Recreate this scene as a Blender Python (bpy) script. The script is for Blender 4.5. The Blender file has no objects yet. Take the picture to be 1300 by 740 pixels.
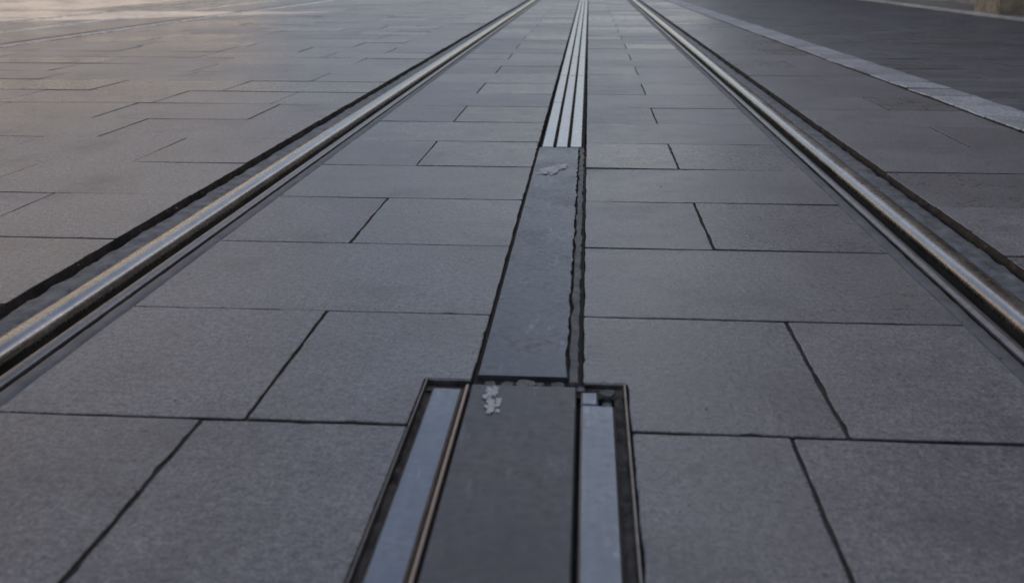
import bpy, math, random
from mathutils import Vector, noise
random.seed(7)
R=random.random
def U(a,b): return a+(b-a)*R()
scene=bpy.context.scene
col=scene.collection

# ------------------------------------------------------------ materials
def newmat(name):
    m=bpy.data.materials.new(name); m.use_nodes=True
    nt=m.node_tree; b=nt.nodes['Principled BSDF']
    return m,nt,b
def noise_n(nt,vec,scale,detail=4,rough=.55):
    n=nt.nodes.new('ShaderNodeTexNoise'); n.inputs['Scale'].default_value=scale
    n.inputs['Detail'].default_value=detail; n.inputs['Roughness'].default_value=rough
    nt.links.new(vec,n.inputs['Vector']); return n.outputs['Fac']
def maprange(nt,src,a,b,c,d):
    n=nt.nodes.new('ShaderNodeMapRange'); nt.links.new(src,n.inputs[0])
    for i,v in enumerate((a,b,c,d)): n.inputs[i+1].default_value=v
    return n.outputs[0]
def math_n(nt,op,a,b):
    n=nt.nodes.new('ShaderNodeMath'); n.operation=op
    for i,v in enumerate((a,b)):
        if isinstance(v,(int,float)): n.inputs[i].default_value=v
        else: nt.links.new(v,n.inputs[i])
    return n.outputs[0]
def mix(nt,fac,a,b,mode='MIX'):
    n=nt.nodes.new('ShaderNodeMix'); n.data_type='RGBA'; n.blend_type=mode
    for sock,v in ((n.inputs[0],fac),(n.inputs[6],a),(n.inputs[7],b)):
        if isinstance(v,(int,float)): sock.default_value=v
        elif isinstance(v,tuple): sock.default_value=(*v,1)
        else: nt.links.new(v,sock)
    return n.outputs[2]
def coords(nt,scale=None):
    tc=nt.nodes.new('ShaderNodeTexCoord'); v=tc.outputs['Object']
    if scale:
        mp=nt.nodes.new('ShaderNodeMapping'); mp.inputs['Scale'].default_value=scale
        nt.links.new(v,mp.inputs['Vector']); v=mp.outputs[0]
    return v
def bump(nt,b,h,strength,dist):
    n=nt.nodes.new('ShaderNodeBump'); n.inputs['Strength'].default_value=strength
    n.inputs['Distance'].default_value=dist
    nt.links.new(h,n.inputs['Height']); nt.links.new(n.outputs[0],b.inputs['Normal'])

def stone_mat(name,dark,light,rlo=.26,rhi=.44,var=.2,spec=.5):
    m,nt,b=newmat(name); v=coords(nt)
    n1=noise_n(nt,v,1.6,6,.65); n2=noise_n(nt,v,13,8,.75); n3=noise_n(nt,v,240,3,.75); n4=noise_n(nt,v,85,4,.7)
    s=math_n(nt,'ADD',math_n(nt,'MULTIPLY',n1,.5),math_n(nt,'MULTIPLY',n2,.5))
    c=mix(nt,maprange(nt,s,.38,.62,0,1),dark,light)
    g=maprange(nt,n3,.3,.7,.45,1.55)
    g=math_n(nt,'MULTIPLY',g,maprange(nt,n4,.3,.7,.62,1.38))
    geo=nt.nodes.new('ShaderNodeNewGeometry')
    isl=geo.outputs['Random Per Island']
    g=math_n(nt,'MULTIPLY',g,maprange(nt,isl,0,1,1-var,1+var))
    hsv=nt.nodes.new('ShaderNodeHueSaturation'); nt.links.new(c,hsv.inputs['Color']); nt.links.new(g,hsv.inputs['Value'])
    vo=nt.nodes.new('ShaderNodeTexVoronoi'); vo.inputs['Scale'].default_value=6; nt.links.new(v,vo.inputs['Vector'])
    spot=maprange(nt,vo.outputs['Distance'],.03,.085,1,0)
    spot=math_n(nt,'MULTIPLY',spot,maprange(nt,n1,.45,.55,0,.5))
    c2=mix(nt,spot,hsv.outputs[0],tuple(x*.45 for x in dark))
    vp=nt.nodes.new('ShaderNodeTexVoronoi'); vp.inputs['Scale'].default_value=95; nt.links.new(v,vp.inputs['Vector'])
    pore=math_n(nt,'MULTIPLY',maprange(nt,vp.outputs['Distance'],.10,.24,1,0),maprange(nt,n2,.48,.60,0,.7))
    c2=mix(nt,pore,c2,tuple(x*.3 for x in dark))
    sc=noise_n(nt,coords(nt,(16,3,16)),1.0,8,.78)
    c3=mix(nt,maprange(nt,sc,.58,.70,0,.34),c2,tuple(min(1,x*1.45) for x in light))
    st=noise_n(nt,v,3.6,7,.7)
    c3=mix(nt,maprange(nt,st,.52,.66,0,.42),c3,tuple(x*.55 for x in dark))
    nt.links.new(c3,b.inputs['Base Color'])
    r=math_n(nt,'ADD',maprange(nt,n2,.3,.7,rlo,rhi),maprange(nt,n4,.3,.7,-.06,.06))
    r=math_n(nt,'ADD',r,maprange(nt,isl,0,1,-.08,.08))
    nt.links.new(r,b.inputs['Roughness']); b.inputs['Specular IOR Level'].default_value=spec
    h=math_n(nt,'ADD',math_n(nt,'MULTIPLY',n3,.6),math_n(nt,'MULTIPLY',n4,1.2))
    h=math_n(nt,'ADD',h,math_n(nt,'MULTIPLY',n2,.8))
    h=math_n(nt,'SUBTRACT',h,math_n(nt,'MULTIPLY',pore,.6))
    bump(nt,b,h,.6,.0016)
    return m
M_slab=stone_mat('grey_paving_stone',(.225,.208,.205),(.35,.33,.327))
M_slabW=stone_mat('warm_lit_paving_stone',(.31,.272,.252),(.45,.405,.38),.27,.44)  # left-hand paving; warm reflection of the sunlit side put into the colour
M_slabD=stone_mat('dark_paving_stone',(.175,.166,.164),(.26,.247,.245),.38,.56)
M_light=stone_mat('pale_kerb_stone',(.56,.54,.52),(.74,.72,.69),.42,.62)
M_beige=stone_mat('beige_paving_stone',(.40,.36,.30),(.52,.47,.40),.5,.7)

def simple_rough(name,c1,c2,scale,rlo,rhi,bs=.6,bd=.003,spec=.4):
    m,nt,b=newmat(name); v=coords(nt)
    n1=noise_n(nt,v,scale,5,.65); n2=noise_n(nt,v,scale*9,4,.7)
    s=math_n(nt,'ADD',math_n(nt,'MULTIPLY',n1,.6),math_n(nt,'MULTIPLY',n2,.4))
    nt.links.new(mix(nt,maprange(nt,s,.35,.65,0,1),c1,c2),b.inputs['Base Color'])
    nt.links.new(maprange(nt,n2,.3,.7,rlo,rhi),b.inputs['Roughness'])
    b.inputs['Specular IOR Level'].default_value=spec
    bump(nt,b,s,bs,bd); return m
M_joint=simple_rough('joint_dirt',(.035,.030,.026),(.15,.13,.11),18,.8,.95)
M_dirt=simple_rough('recess_dirt',(.02,.017,.014),(.09,.075,.06),30,.7,.95)
M_filler=simple_rough('rail_grout',(.05,.045,.042),(.36,.35,.355),26,.32,.7,.8,.004)
M_filler2=simple_rough('smooth_grout',(.14,.13,.127),(.28,.265,.26),14,.45,.7,.5,.002)
M_seal=simple_rough('sealant',(.07,.066,.06),(.30,.29,.28),45,.45,.7,.8,.004)
M_paint=simple_rough('worn_pale_paint',(.62,.58,.57),(.88,.84,.83),60,.5,.7,.4,.001)

def steel(name,c1,c2,rlo,rhi,metal=1.0,sc=(60,1.5,60),rust=0.0,scratch=0.0):
    m,nt,b=newmat(name); v=coords(nt,sc); w=coords(nt)
    n1=noise_n(nt,v,1.0,5,.6); n2=noise_n(nt,w,7,6,.7); n3=noise_n(nt,w,90,4,.6)
    s=math_n(nt,'ADD',math_n(nt,'MULTIPLY',n1,.4),math_n(nt,'MULTIPLY',n2,.6))
    c=mix(nt,maprange(nt,s,.38,.62,0,1),c1,c2)
    if rust>0:
        c=mix(nt,math_n(nt,'MULTIPLY',maprange(nt,n3,.45,.7,0,rust),maprange(nt,n2,.4,.65,0,1)),c,(.10,.06,.04))
    if scratch>0:
        n5=noise_n(nt,coords(nt,(25,7,25)),1.0,9,.8)
        c=mix(nt,maprange(nt,n5,.57,.68,0,scratch),c,tuple(min(1,x*1.8) for x in c2))
        c=mix(nt,maprange(nt,n5,.30,.42,scratch,0),c,tuple(x*.4 for x in c1))
    nt.links.new(c,b.inputs['Base Color']); b.inputs['Metallic'].default_value=metal
    r=math_n(nt,'ADD',maprange(nt,s,.35,.65,rlo,rhi),maprange(nt,n3,.3,.7,-.06,.06))
    nt.links.new(r,b.inputs['Roughness'])
    bump(nt,b,math_n(nt,'ADD',math_n(nt,'MULTIPLY',n1,.5),math_n(nt,'MULTIPLY',n3,.4)),.3,.0010)
    return m
M_head=steel('polished_rail_steel',(.27,.255,.25),(.48,.46,.455),.18,.34,rust=.25,scratch=.3)
M_lip=steel('worn_rail_steel',(.16,.15,.145),(.32,.305,.295),.30,.5,1,rust=.5,scratch=.3)
M_groove=steel('grimy_groove_steel',(.02,.018,.017),(.07,.06,.05),.5,.8,.3,rust=.6)
M_plate=steel('blue_grey_plate_steel',(.105,.113,.125),(.20,.213,.232),.30,.52,.65,(8,1.5,8),.6,.65)
M_plateD=steel('dark_plate',(.11,.104,.104),(.20,.192,.192),.38,.58,.3,(14,2,14),.4,.5)
M_bar=steel('galvanised_bar',(.20,.21,.23),(.31,.325,.35),.28,.43,.85,(40,1.5,40),.3,.5)
M_grate=steel('sky_bright_grate_bar',(.36,.38,.41),(.56,.58,.61),.22,.36,.9,(40,1.5,40),.2,.3)  # brighter bar steel; the low sky's reflection is put into its colour
M_brass=steel('brass_edge',(.36,.26,.19),(.5,.39,.31),.3,.45,.8,scratch=.4)

# ------------------------------------------------------------ mesh helpers
def mkobj(name,verts,faces,mats,midx=None,parent=None,smooth=None):
    me=bpy.data.meshes.new(name); me.from_pydata(verts,[],faces)
    for m in mats: me.materials.append(m)
    if midx:
        for p,i in zip(me.polygons,midx): p.material_index=i
    me.update()
    if smooth is not None:
        for p in me.polygons: p.use_smooth=True
        me.set_sharp_from_angle(angle=math.radians(smooth))
    o=bpy.data.objects.new(name,me); col.objects.link(o)
    if parent: o.parent=parent
    return o
def empty(name):
    e=bpy.data.objects.new(name,None); col.objects.link(e); return e

JM=4   # material slot used for the grouted sides of slabs
class Acc:
    def __init__(s): s.v=[];s.f=[];s.m=[]
    def box(s,x0,x1,y0,y1,z0,z1,mi=0,bev=0.0):
        b=len(s.v); e=bev
        if e<=0:
            s.v+= [(x0,y0,z0),(x1,y0,z0),(x1,y1,z0),(x0,y1,z0),(x0,y0,z1),(x1,y0,z1),(x1,y1,z1),(x0,y1,z1)]
            F=[(0,3,2,1),(4,5,6,7),(0,1,5,4),(1,2,6,5),(2,3,7,6),(3,0,4,7)]
        else:
            s.v+= [(x0,y0,z0),(x1,y0,z0),(x1,y1,z0),(x0,y1,z0),(x0,y0,z1-e),(x1,y0,z1-e),(x1,y1,z1-e),(x0,y1,z1-e),
                   (x0+e,y0+e,z1),(x1-e,y0+e,z1),(x1-e,y1-e,z1),(x0+e,y1-e,z1)]
            F=[(0,3,2,1),(8,9,10,11),(0,1,5,4),(1,2,6,5),(2,3,7,6),(3,0,4,7),(4,5,9,8),(5,6,10,9),(6,7,11,10),(7,4,8,11)]
        for f in F: s.f.append(tuple(i+b for i in f)); s.m.append(mi)
    def slab(s,c,ztop,zbot,detail,mi=0,tilt=.004,ch=.0012,jit=.0011):
        m=len(c)
        cx=sum(p[0] for p in c)/m; cy=sum(p[1] for p in c)/m
        w=max(p[0] for p in c)-min(p[0] for p in c)
        if w<.01: return
        pts=[]
        for i in range(m):
            a=Vector(c[i]); b2=Vector(c[(i+1)%m]); d=b2-a; L=d.length; d.normalize(); nrm=Vector((-d.y,d.x))
            if detail:
                k=min(U(.0015,.004) if R()<.85 else U(.006,.015),L*.2)
                k2=min(U(.0015,.004),L*.2)
                n=max(2,int(L/.015)); sd=R()*100
                for j in range(n+1):
                    t=k+(L-k-k2)*j/n
                    q=a+d*t
                    o=(noise.noise(Vector((t*18,sd,0)))+.5*noise.noise(Vector((t*75,sd,4)))+.25)*jit*2.0
                    if R()<.012: o+=U(.0015,.004)
                    q+=nrm*max(0,o); pts.append((q.x,q.y))
            else: pts.append((a.x,a.y))
        ax=U(-tilt,tilt); ay=U(-tilt,tilt); dz=U(-.0006,.0006)
        zf=lambda x,y: ztop+dz+ax*(x-cx)+ay*(y-cy)
        b=len(s.v); n=len(pts)
        for i,(x,y) in enumerate(pts):
            p0=Vector(pts[i-1]);p1=Vector((x,y));p2=Vector(pts[(i+1)%n])
            e1=(p1-p0).normalized(); e2=(p2-p1).normalized()
            n1=Vector((-e1.y,e1.x)); n2=Vector((-e2.y,e2.x)); q=n1+n2; q=q/max(.4,q.length**2/2)
            X=x+q.x*ch; Y=y+q.y*ch; s.v.append((X,Y,zf(X,Y)))
        for x,y in pts: s.v.append((x,y,zf(x,y)-ch*.8))
        for x,y in pts: s.v.append((x,y,zbot))
        s.f.append(tuple(range(b,b+n))); s.m.append(mi)
        for i in range(n):
            j=(i+1)%n
            s.f.append((b+n+i,b+n+j,b+j,b+i)); s.m.append(mi)
            s.f.append((b+2*n+i,b+2*n+j,b+n+j,b+n+i)); s.m.append(JM)
    def obj(s,name,mats,parent=None,smooth=None): return mkobj(name,s.v,s.f,mats,s.m,parent,smooth)

Y0=-3.0; YE=44.0
ROW=.3945; RY=1.06
rows=[RY+ROW*k for k in range(-11,int((YE-RY)/ROW))]
bandR=lambda y: 1.585-.0205*(y-3.56)
bandL=lambda y: 1.385-.0205*(y-3.56)
G=.0018
pav=Acc()
def bay(xa,xb,joint,rowi,mi=0,acc=pav):
    y0=rows[rowi]; y1=y0+ROW; det=(y0<7)
    xs=[xa]+joint+[xb]
    for a,b in zip(xs[:-1],xs[1:]):
        ga=G if a!=xa else 0; gb=G if b!=xb else 0
        j=U(-.0008,.0008)
        acc.slab([(a+ga,y0+G+j),(b-gb,y0+G+j),(b-gb,y1-G+j),(a+ga,y1-G+j)],0,-.05,det,mi)
YC=1.199   # far edge of the chamber cover cut-out
for i,y in enumerate(rows):
    k=i-11
    if k==0:
        y0=y+G; y1=y+ROW-G
        pav.slab([(-.703,y0),(-.393-G,y0),(-.393-G,y1),(-.703,y1)],0,-.05,True)
        pav.slab([(-.393+G,y0),(-.200,y0),(-.200,YC),(-.139,YC),(-.139,y1),(-.393+G,y1)],0,-.05,True)
        pav.slab([(.0605,y0),(.3065-G,y0),(.3065-G,y1),(.004,y1),(.004,YC),(.0605,YC)],0,-.05,True)
        pav.slab([(.3065+G,y0),(.567,y0),(.567,y1),(.3065+G,y1)],0,-.05,True)
    else:
        if k==-1: jl,jr=[-.445],[.241]
        elif k<-1: jl,jr=([-.42],[.26]) if k%2 else ([],[])
        elif k%2==0: jl,jr=[-.4505+U(-.006,.006)],[.2455+U(-.006,.006)]
        else: jl,jr=[],[]
        bay(-.703,-.200 if k<0 else -.139,jl,i); bay(.0605 if k<0 else .004,.567,jr,i)
    bay(-5.241,-4.672,[-4.95] if k%2 else [],i,1); bay(-4.532,-3.959,[-4.2] if k%2==0 else [],i,1)
def run(xa,xb,i,lens,mi,start=None,rh=ROW,y0=None,acc=pav,fa=None,fb=None,z=0,tilt=.004):
    y0=rows[i] if y0 is None else y0; y1=y0+rh
    A0=fa(y0) if fa else xa; A1=fa(y1) if fa else xa; B0=fb(y0) if fb else xb; B1=fb(y1) if fb else xb
    cuts=[]; x=B0-(start if start else U(.15,lens[1]))
    while x>A0+.12:
        cuts.append(x); x-=U(*lens)
    xs=[(B0,B1)]+[(c,c) for c in cuts]+[(A0,A1)]
    for (b0,b1),(a0,a1) in zip(xs[:-1],xs[1:]):
        ga=G if a0!=A0 else 0; gb=G if b0!=B0 else 0
        j=U(-.002,.002)
        acc.slab([(a0+ga,y0+G+j),(b0-gb,y0+G+j),(b1-gb,y1-G+j),(a1+ga,y1-G+j)],z,-.05,(y0<6.5 and B0>-3 and abs(b0)<3.2),mi,tilt)
for i,y in enumerate(rows):
    k=i-11
    st={2:.30,3:.56,1:.35,0:.6,4:.33,5:.62,6:.28}.get(k, .32 if k%2 else .6)+ (U(-.03,.03))
    run(-3.749,-.913,i,(.42,.78),1,start=st,tilt=.006)
    run(-13.6,-5.451,i,(.45,.8),1,tilt=.006)
    run(.777,0,i,(.56,.62),0,start=(.26 if k%2 else .62),fb=lambda yy:bandL(yy)-.004)
    for hh in range(2):
        run(0,4.06,i,(.36,.44),2,rh=ROW/2,y0=y+hh*ROW/2,fa=lambda yy:bandR(yy)+.004,tilt=.006)
    run(4.145,4.94,i,(.36,.5),3,z=.02)
pav.obj('stone_paving',[M_slab,M_slabW,M_slabD,M_beige,M_joint])

bd=Acc(); y=Y0
while y<YE:
    L=U(.26,.31)
    bd.slab([(bandL(y)+.004,y+.007),(bandR(y)-.003,y+.007),(bandR(y+L)-.003,y+L-.004),(bandL(y+L)+.004,y+L-.004)],.007,-.05,y<8,0,.016,.005,.002)
    y+=L
bd.obj('paving_channel',[M_light]*4+[M_joint])
kb=Acc(); y=Y0
while y<YE:
    L=U(.7,.9); kb.slab([(4.063,y+.003),(4.142,y+.003),(4.142,y+L-.003),(4.063,y+L-.003)],.028,-.05,False,0,.003,.006); y+=L
kb.obj('kerb',[M_light]*5)

jb=Acc()
def bed(a,b,y0,y1): jb.box(a,b,y0,y1,-.06,-.0036)
for a,b in ((-13.6,-5.452),(-5.240,-4.671),(-4.533,-3.960),(-3.748,-.914),(.778,4.94)): bed(a,b,Y0-.2,YE)
for a,b in ((-.702,-.140),(.005,.566)): bed(a,b,1.21,YE)
for a,b in ((-.702,-.201),(.0615,.566)): bed(a,b,Y0-.2,1.2095)
jb.obj('paving_joints',[M_joint])
gm=Acc(); gm.v=[(-400,-400,-.08),(400,-400,-.08),(400,600,-.08),(-400,600,-.08)]; gm.f=[(0,1,2,3)]; gm.m=[0]
M_ground=simple_rough('ground_paving',(.18,.17,.16),(.26,.245,.235),3,.6,.8)
gm.obj('ground',[M_ground])

# ------------------------------------------------------------ grooved rails
PROF=[(-.030,-.07,0),(-.030,-.018,0),(-.0285,-.008,0),(-.023,-.003,0),(-.013,0.000,0),(0,.0010,0),(.011,0,0),(.0175,-.003,0),(.0215,-.009,0),(.0235,-.018,2),(.027,-.036,2),(.034,-.042,2),(.045,-.042,2),(.051,-.034,2),
      (.0535,-.012,1),(.056,-.0055,1),(.062,-.004,1),(.069,-.0045,1),(.073,-.007,1),(.0745,-.012,1),(.0745,-.07,1)]
def rail(cx,s):
    e=empty('tram_rail')
    v=[];f=[];m=[]
    ys=[Y0]+[Y0+ (YE-Y0)*t/60 for t in range(1,61)]
    n=len(PROF); lift=.004
    for y in ys:
        for u,z,_ in PROF: v.append((cx+s*u,y,z+lift))
    for a in range(len(ys)-1):
        for j in range(n-1):
            q=(a*n+j,a*n+j+1,(a+1)*n+j+1,(a+1)*n+j)
            f.append(q if s<0 else q[::-1]); m.append(2 if j==0 else PROF[j][2])
    mkobj('rail_profile',v,f,[M_head,M_lip,M_groove],m,e,40)
    def strip(name,ua,ub,z,mat,rag,bumpy):
        v=[];f=[]; yy=Y0; k=0; cols=6
        while yy<YE:
            for c in range(cols):
                t=c/(cols-1); u=ua+(ub-ua)*t
                if c in(0,cols-1): u+=rag*noise.noise(Vector((yy*22,c+cx*3,1)))
                zz=z+bumpy*noise.noise(Vector((yy*16,u*60,cx)))+bumpy*.6*noise.noise(Vector((yy*60,u*130,cx)))
                if c==0 or c==cols-1: zz-=.004
                v.append((cx+s*u,yy,zz))
            yy+= .008 if yy<5 else .05; k+=1
        for a in range(k-1):
            for c in range(cols-1):
                q=(a*cols+c,a*cols+c+1,(a+1)*cols+c+1,(a+1)*cols+c)
                f.append(q if s>0 else q[::-1])
        mkobj(name,v,f,[mat],None,e,60)
    strip('outer_grout',-.088,-.038,-.009,M_filler,.004,.004)
    strip('inner_grout',.077,.105,-.003,M_filler2,.0012,.001)
    a=Acc(); x0,x1=sorted((cx+s*-.101,cx+s*-.0302)); a.box(x0,x1,Y0,YE,-.078,-.022)
    x0,x1=sorted((cx+s*.0747,cx+s*.109)); a.box(x0,x1,Y0,YE,-.078,-.010)
    a.obj('rail_bed',[M_dirt],e)
rail(-.812,1); rail(.676,-1); rail(-5.35,1); rail(-3.85,-1)

def slot(xc,ya,yb):
    e=empty('slot_drain'); a=Acc(); y=ya
    while y<yb:
        L=min(1.0,yb-y)
        for o,wd in ((-.058,.033),(-.0165,.033),(.025,.033)):
            a.box(xc+o,xc+o+wd,y+.0015,y+L-.0015,-.03,.002+U(-.0006,.0006),0,.002)
        y+=L
    a.obj('grate_bars',[M_grate],e,None)
    b=Acc(); b.box(xc-.066,xc+.066,ya,yb,-.075,-.014)
    b.obj('drain_channel',[M_dirt],e)
slot(-.0675,2.94,YE); slot(-4.602,Y0,YE)

pe=empty('steel_cover_plate')
def ragged(name,xl,xr,ya,yb,zt,zb,mats,jl,jr,step=.004,parent=pe,fr=26,sd=0):
    L=[];Rr=[];y=ya;k=0
    while y<yb+1e-6:
        L.append((xl+jl*noise.noise(Vector((y*fr,3+sd,0))),y))
        rr=jr*(noise.noise(Vector((y*fr,9+sd,0)))+.8*noise.noise(Vector((y*fr*3.1,19+sd,0))))
        Rr.append((xr+rr,y)); y+=step
    v=[];f=[];n=len(L)
    for (a,yy),(b,_) in zip(L,Rr):
        v+= [(a,yy,zb),(a,yy,zt-.0015),(a+.0015,yy,zt),(b-.0015,yy,zt),(b,yy,zt-.0015),(b,yy,zb)]
    for i in range(n-1):
        for j in range(5):
            f.append((i*6+j,i*6+6+j,i*6+7+j,i*6+j+1)[::-1])
    f.append((0,1,2,3,4,5)); k=(n-1)*6; f.append((k+5,k+4,k+3,k+2,k+1,k))
    return mkobj(name,v,f,mats,None,parent)
ragged('plate',-.1325,-.0175,1.212,2.932,.0015,-.02,[M_plate],.0010,.0040,fr=12)
ragged('sealant_line',-.0145,-.0020,1.2,2.94,.000,-.02,[M_seal],.0055,.0030,.004,sd=40,fr=17)
b=Acc(); b.box(-.1385,.0035,1.2,2.94,-.07,-.006); b.obj('recess',[M_dirt],pe)

ce=empty('chamber_cover')
a=Acc()
a.box(-.137,-.0035,Y0,1.180,-.02,.0025,0,.002); a.obj('centre_plate',[M_plateD],ce)
a=Acc()
a.box(-.1855,-.1465,Y0,1.165,-.02,.0025,0,.003)
a.box(.0015,.0430,Y0,1.125,-.02,.0025,0,.003)
a.box(.0015,.0240,1.127,1.165,-.02,.002,0,.003)
a.obj('side_plates',[M_bar],ce)
a=Acc(); a.box(-.1440,-.1395,Y0,1.175,-.02,.0040,0,.001); a.obj('brass_strip',[M_brass],ce)
a=Acc()
a.box(-.1985,-.1955,Y0,1.1965,-.03,.0015,0,.001); a.box(.0555,.0590,Y0,1.1965,-.03,.0015,0,.001)
a.box(-.1953,-.140,1.1930,1.1965,-.03,.001,0,.001); a.box(.006,.0553,1.1930,1.1965,-.03,.001,0,.001)
a.obj('frame',[M_lip],ce)
def grime(name,xa,xb,ya,yb,z,par,amp=.004):
    v=[];f=[];nx=5;ny=max(3,int((yb-ya)/.008));
    for j in range(ny+1):
        for i in range(nx+1):
            x=xa+(xb-xa)*i/nx; yy=ya+(yb-ya)*j/ny
            v.append((x,yy,z+amp*noise.noise(Vector((x*70,yy*45,z*9)))+amp*.5*noise.noise(Vector((x*200,yy*160,3)))))
    for j in range(ny):
        for i in range(nx):
            a=j*(nx+1)+i; f.append((a,a+1,a+nx+2,a+nx+1))
    mkobj(name,v,f,[M_grime],None,par,60)
M_grime=simple_rough('packed_dirt',(.04,.033,.026),(.21,.18,.15),40,.8,.95,.8,.004)
grime('packed_dirt',-.1953,-.1860,.2,1.192,-.007,ce,.006)
grime('packed_dirt',.0435,.0553,.2,1.165,-.007,ce,.006)
grime('packed_dirt',-.1953,.0553,1.166,1.1925,-.005,ce,.006)
a=Acc(); a.box(-.1995,.0600,Y0,1.1985,-.075,-.0150); a.obj('recess',[M_dirt],ce)
def disc(name,x,y,r,z,mat,par,flat=1):
    v=[(x,y,z)];f=[];n=20
    for k in range(n):
        t=2*math.pi*k/n; rr=r*(1+.3*noise.noise(Vector((math.cos(t)*1.5,math.sin(t)*1.5,x*90))))
        v.append((x+rr*math.cos(t),y+rr*math.sin(t)*flat,z+.001*noise.noise(Vector((k*.7,x*50,0)))))
    for k in range(n):
        t=2*math.pi*k/n; v.append((x+(r+.002)*math.cos(t),y+(r+.002)*math.sin(t)*flat,z-.014))
    for k in range(n):
        j=(k+1)%n; f.append((0,1+k,1+j)); f.append((1+k,1+n+k,1+n+j,1+j))
    mkobj(name,v,f,[mat],None,par,50)
disc('plug',-.070,1.1955,.0130,-.001,M_plateD,ce,.8)
for (x,y,r) in ((-.052,1.197,.006),(-.093,1.196,.008),(-.028,1.196,.009),(-.115,1.197,.007),(.001,1.185,.007),(.035,1.178,.010),(.034,1.14,.006)):
    disc('grit',x,y,r,-.003,M_seal,ce)
def paint(cx,cy,w,h,n,ang,z,par,k1=.06,k2=.28):
    v=[];f=[]
    for k in range(n):
        t=U(-1,1); px=cx+math.sin(ang)*t*h/2+U(-w,w)*.45; py=cy+math.cos(ang)*t*h/2
        r=U(k1,k2)*w; b0=len(v); m=14; s=R()*50
        for q in range(m):
            a_=2*math.pi*q/m; rr=r*(1+1.3*noise.noise(Vector((math.cos(a_)*2+s,math.sin(a_)*2,0))))
            v.append((px+rr*math.cos(a_),py+rr*math.sin(a_)*1.8,z+k*.00003))
        f.append(tuple(range(b0,b0+m)))
    return mkobj('paint_mark',v,f,[M_paint],None,par)
paint(-.106,1.130,.018,.075,46,-.12,.0028,ce,.04,.24)
paint(-.083,2.60,.040,.11,85,.3,.0018,pe,.08,.30)

M_litter=simple_rough('dry_leaf_and_grit',(.16,.11,.07),(.34,.27,.19),50,.7,.9)
lv=[];lf=[]
def crumb(x,y,z,r):
    b0=len(lv); n=6; a0=U(0,6)
    lv.append((x,y,z+r*.5))
    for q in range(n):
        t=a0+2*math.pi*q/n; rr=r*U(.5,1.2); lv.append((x+rr*math.cos(t),y+rr*math.sin(t),z))
    for q in range(n): lf.append((b0,b0+1+q,b0+1+(q+1)%n))
for _ in range(260):
    xx=U(-3,2.2); yy=U(.8,7)
    if abs(xx+.812)<.12 or abs(xx-.676)<.12: continue
    crumb(xx,yy,.0008,U(.0007,.0028))
for _ in range(320):
    c=random.choice((-.905,.770,-.716,.575)); crumb(c+U(-.006,.006),U(.8,6),-.004,U(.001,.004))
mkobj('litter',lv,lf,[M_litter])

# ------------------------------------------------------------ buildings
def wall_mat(name,c1,c2,mort):
    m,nt,b=newmat(name); tc=nt.nodes.new('ShaderNodeTexCoord'); sp=nt.nodes.new('ShaderNodeSeparateXYZ'); nt.links.new(tc.outputs['Object'],sp.inputs[0])
    cb=nt.nodes.new('ShaderNodeCombineXYZ'); nt.links.new(math_n(nt,'ADD',sp.outputs[0],sp.outputs[1]),cb.inputs[0]); nt.links.new(sp.outputs[2],cb.inputs[1])
    br=nt.nodes.new('ShaderNodeTexBrick'); nt.links.new(cb.outputs[0],br.inputs['Vector'])
    br.inputs['Color1'].default_value=(*c1,1);br.inputs['Color2'].default_value=(*c2,1);br.inputs['Mortar'].default_value=(*mort,1)
    br.inputs['Scale'].default_value=1; br.inputs['Brick Width'].default_value=.55; br.inputs['Row Height'].default_value=.28; br.inputs['Mortar Size'].default_value=.008
    n=noise_n(nt,tc.outputs['Object'],14,6,.7); n2=noise_n(nt,tc.outputs['Object'],1.2,4,.6)
    g=math_n(nt,'MULTIPLY',maprange(nt,n,.3,.7,.75,1.2),maprange(nt,n2,.3,.7,.85,1.1))
    hs=nt.nodes.new('ShaderNodeHueSaturation'); nt.links.new(br.outputs[0],hs.inputs['Color']); nt.links.new(g,hs.inputs['Value'])
    nt.links.new(hs.outputs[0],b.inputs['Base Color']); b.inputs['Roughness'].default_value=.85
    bump(nt,b,math_n(nt,'SUBTRACT',n,br.outputs['Fac']),.7,.02); return m
M_wall=wall_mat('limestone_wall',(.52,.475,.42),(.46,.42,.37),(.28,.25,.21))
M_glass,nt,bb=newmat('window_glass'); bb.inputs['Base Color'].default_value=(.02,.025,.03,1); bb.inputs['Roughness'].default_value=.08
M_trim=simple_rough('stone_trim',(.42,.39,.34),(.52,.48,.42),6,.7,.9)
M_frame=simple_rough('window_frame_paint',(.05,.07,.06),(.07,.09,.08),8,.4,.6)
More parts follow.
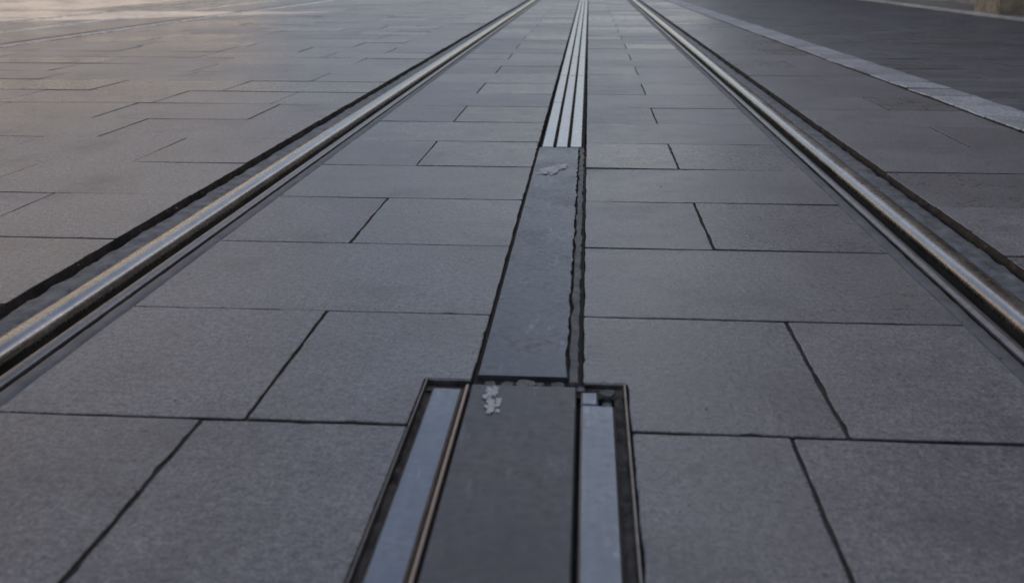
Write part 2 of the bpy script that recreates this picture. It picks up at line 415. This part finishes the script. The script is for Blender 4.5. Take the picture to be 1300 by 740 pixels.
def building(name,xf,s,ya,yb,depth,floors):
    e=empty(name); H=4.0+3.2*(floors-1)+.9
    X=lambda a,b:sorted((xf+s*a,xf+s*b))
    a=Acc(); x0,x1=X(.32,depth); a.box(x0,x1,ya+.02,yb-.02,-.05,H-.02); a.obj('glazed_core',[M_glass],e)
    n=max(1,round((yb-ya)/2.8)); p=(yb-ya)/n; ww=1.25
    w=Acc(); tr=Acc(); fr=Acc(); x0,x1=X(0,.31)
    for k in range(n+1):
        yl=ya if k==0 else ya+k*p-(p-ww)/2; yr=yb if k==n else ya+k*p+(p-ww)/2
        w.box(x0,x1,yl,yr,-.05,H)
    for k in range(n):
        yl=ya+k*p+(p-ww)/2; yr=yl+ww
        bands=[( -.05,.10 )]
        z=2.9
        for fl in range(1,floors):
            zs=4.0+3.2*(fl-1)+.9
            bands.append((z,zs)); z=zs+1.8
        bands.append((z,H))
        for z0,z1 in bands: w.box(x0,x1,yl,yr,z0,z1)
        for z0,z1 in bands[1:-1]:
            tx=X(-.06,.0-.003); tr.box(tx[0],tx[1],yl-.1,yr+.1,z1-.1,z1)
        fx=X(.22,.30)
        for j in range(len(bands)-1):
            z0=bands[j][1]; z1=bands[j+1][0]
            fr.box(fx[0],fx[1],yl,yl+.06,z0,z1); fr.box(fx[0],fx[1],yr-.06,yr,z0,z1)
            fr.box(fx[0],fx[1],yl+.62-.03,yl+.62+.03,z0,z1)
            fr.box(fx[0],fx[1],yl+.062,yl+.588,z1-.07,z1); fr.box(fx[0],fx[1],yl+.652,yr-.062,z1-.07,z1)
    ex=X(.313,depth); w.box(ex[0],ex[1],ya,ya+.018,-.05,H); w.box(ex[0],ex[1],yb-.018,yb,-.05,H)
    rx=X(-.22,depth+.1); tr.box(rx[0],rx[1],ya-.1,yb+.1,H+.002,H+.3)
    cx=X(-.10,-.003); tr.box(cx[0],cx[1],ya,yb,3.45,3.65)
    w.obj('walls',[M_wall],e); tr.obj('cornice_and_sills',[M_trim],e); fr.obj('window_frames',[M_frame],e)
building('added_stone_building',4.95,1,-22,18.0,10,2)  # unseen building added to shade the street and darken reflections
building('added_stone_building',4.95,1,20.6,44,10,2)  # gap before this one lets a stripe of sun reach the paving
building('added_stone_building',-13.65,-1,-25,12,9,3)  # unseen row on this side added for its warm sunlit bounce
building('added_stone_building',-13.65,-1,14.5,44,9,3)

pl=Acc(); z=.02; k=0
while z<3.2:
    h=.30 if z>.05 else .24
    g=.03 if k==0 else 0
    xa,xb,ya,yb=4.17-g+(.03),4.90,10.97-g+.03,11.65+g-.03
    xm=(xa+xb)/2+(.1 if k%2 else -.1)
    for (p,q) in ((xa,xm-.004),(xm+.004,xb)):
        pl.box(p+U(-.008,.006),q,ya+U(-.008,.008),yb,z+.003,z+h-.004,0,.012)
    z+=h;k+=1
pl.box(4.12,4.93,10.92,11.73,z,z+.16,0,.03)
M_pil=simple_rough('rough_limestone',(.26,.20,.13),(.66,.57,.43),9,.75,.95,1,.02)
pl.obj('stone_pillar',[M_pil])

# ------------------------------------------------------------ light
AZ=math.radians(50); EL=math.radians(31)
w=bpy.data.worlds.new('World'); scene.world=w; w.use_nodes=True
nt=w.node_tree; bg=nt.nodes['Background']; sk=nt.nodes.new('ShaderNodeTexSky'); sk.sky_type='NISHITA'; sk.sun_disc=False
sk.sun_elevation=EL; sk.sun_rotation=AZ; sk.dust_density=3.6; sk.ozone_density=1.3
nt.links.new(sk.outputs[0],bg.inputs[0]); bg.inputs[1].default_value=.15
L=bpy.data.lights.new('sun','SUN'); L.energy=4.8; L.angle=math.radians(.5); L.color=(1,.92,.82)
lo=bpy.data.objects.new('sun',L); col.objects.link(lo)
d=Vector((math.cos(EL)*math.sin(AZ),math.cos(EL)*math.cos(AZ),math.sin(EL)))
lo.rotation_euler=d.to_track_quat('Z','Y').to_euler(); lo.location=d*50

cam=bpy.data.cameras.new('camera'); co=bpy.data.objects.new('camera',cam); col.objects.link(co)
co.location=(0,0,.5108)
co.rotation_euler=(math.radians(90-17.97),0,math.radians(4.16))
cam.sensor_width=36; cam.lens=36*1280/1300; cam.clip_start=.02; cam.clip_end=1500
cam.dof.use_dof=True; cam.dof.focus_distance=2.2; cam.dof.aperture_fstop=6.3
scene.camera=co
scene.view_settings.view_transform='Standard'; scene.view_settings.look='None'; scene.view_settings.exposure=0
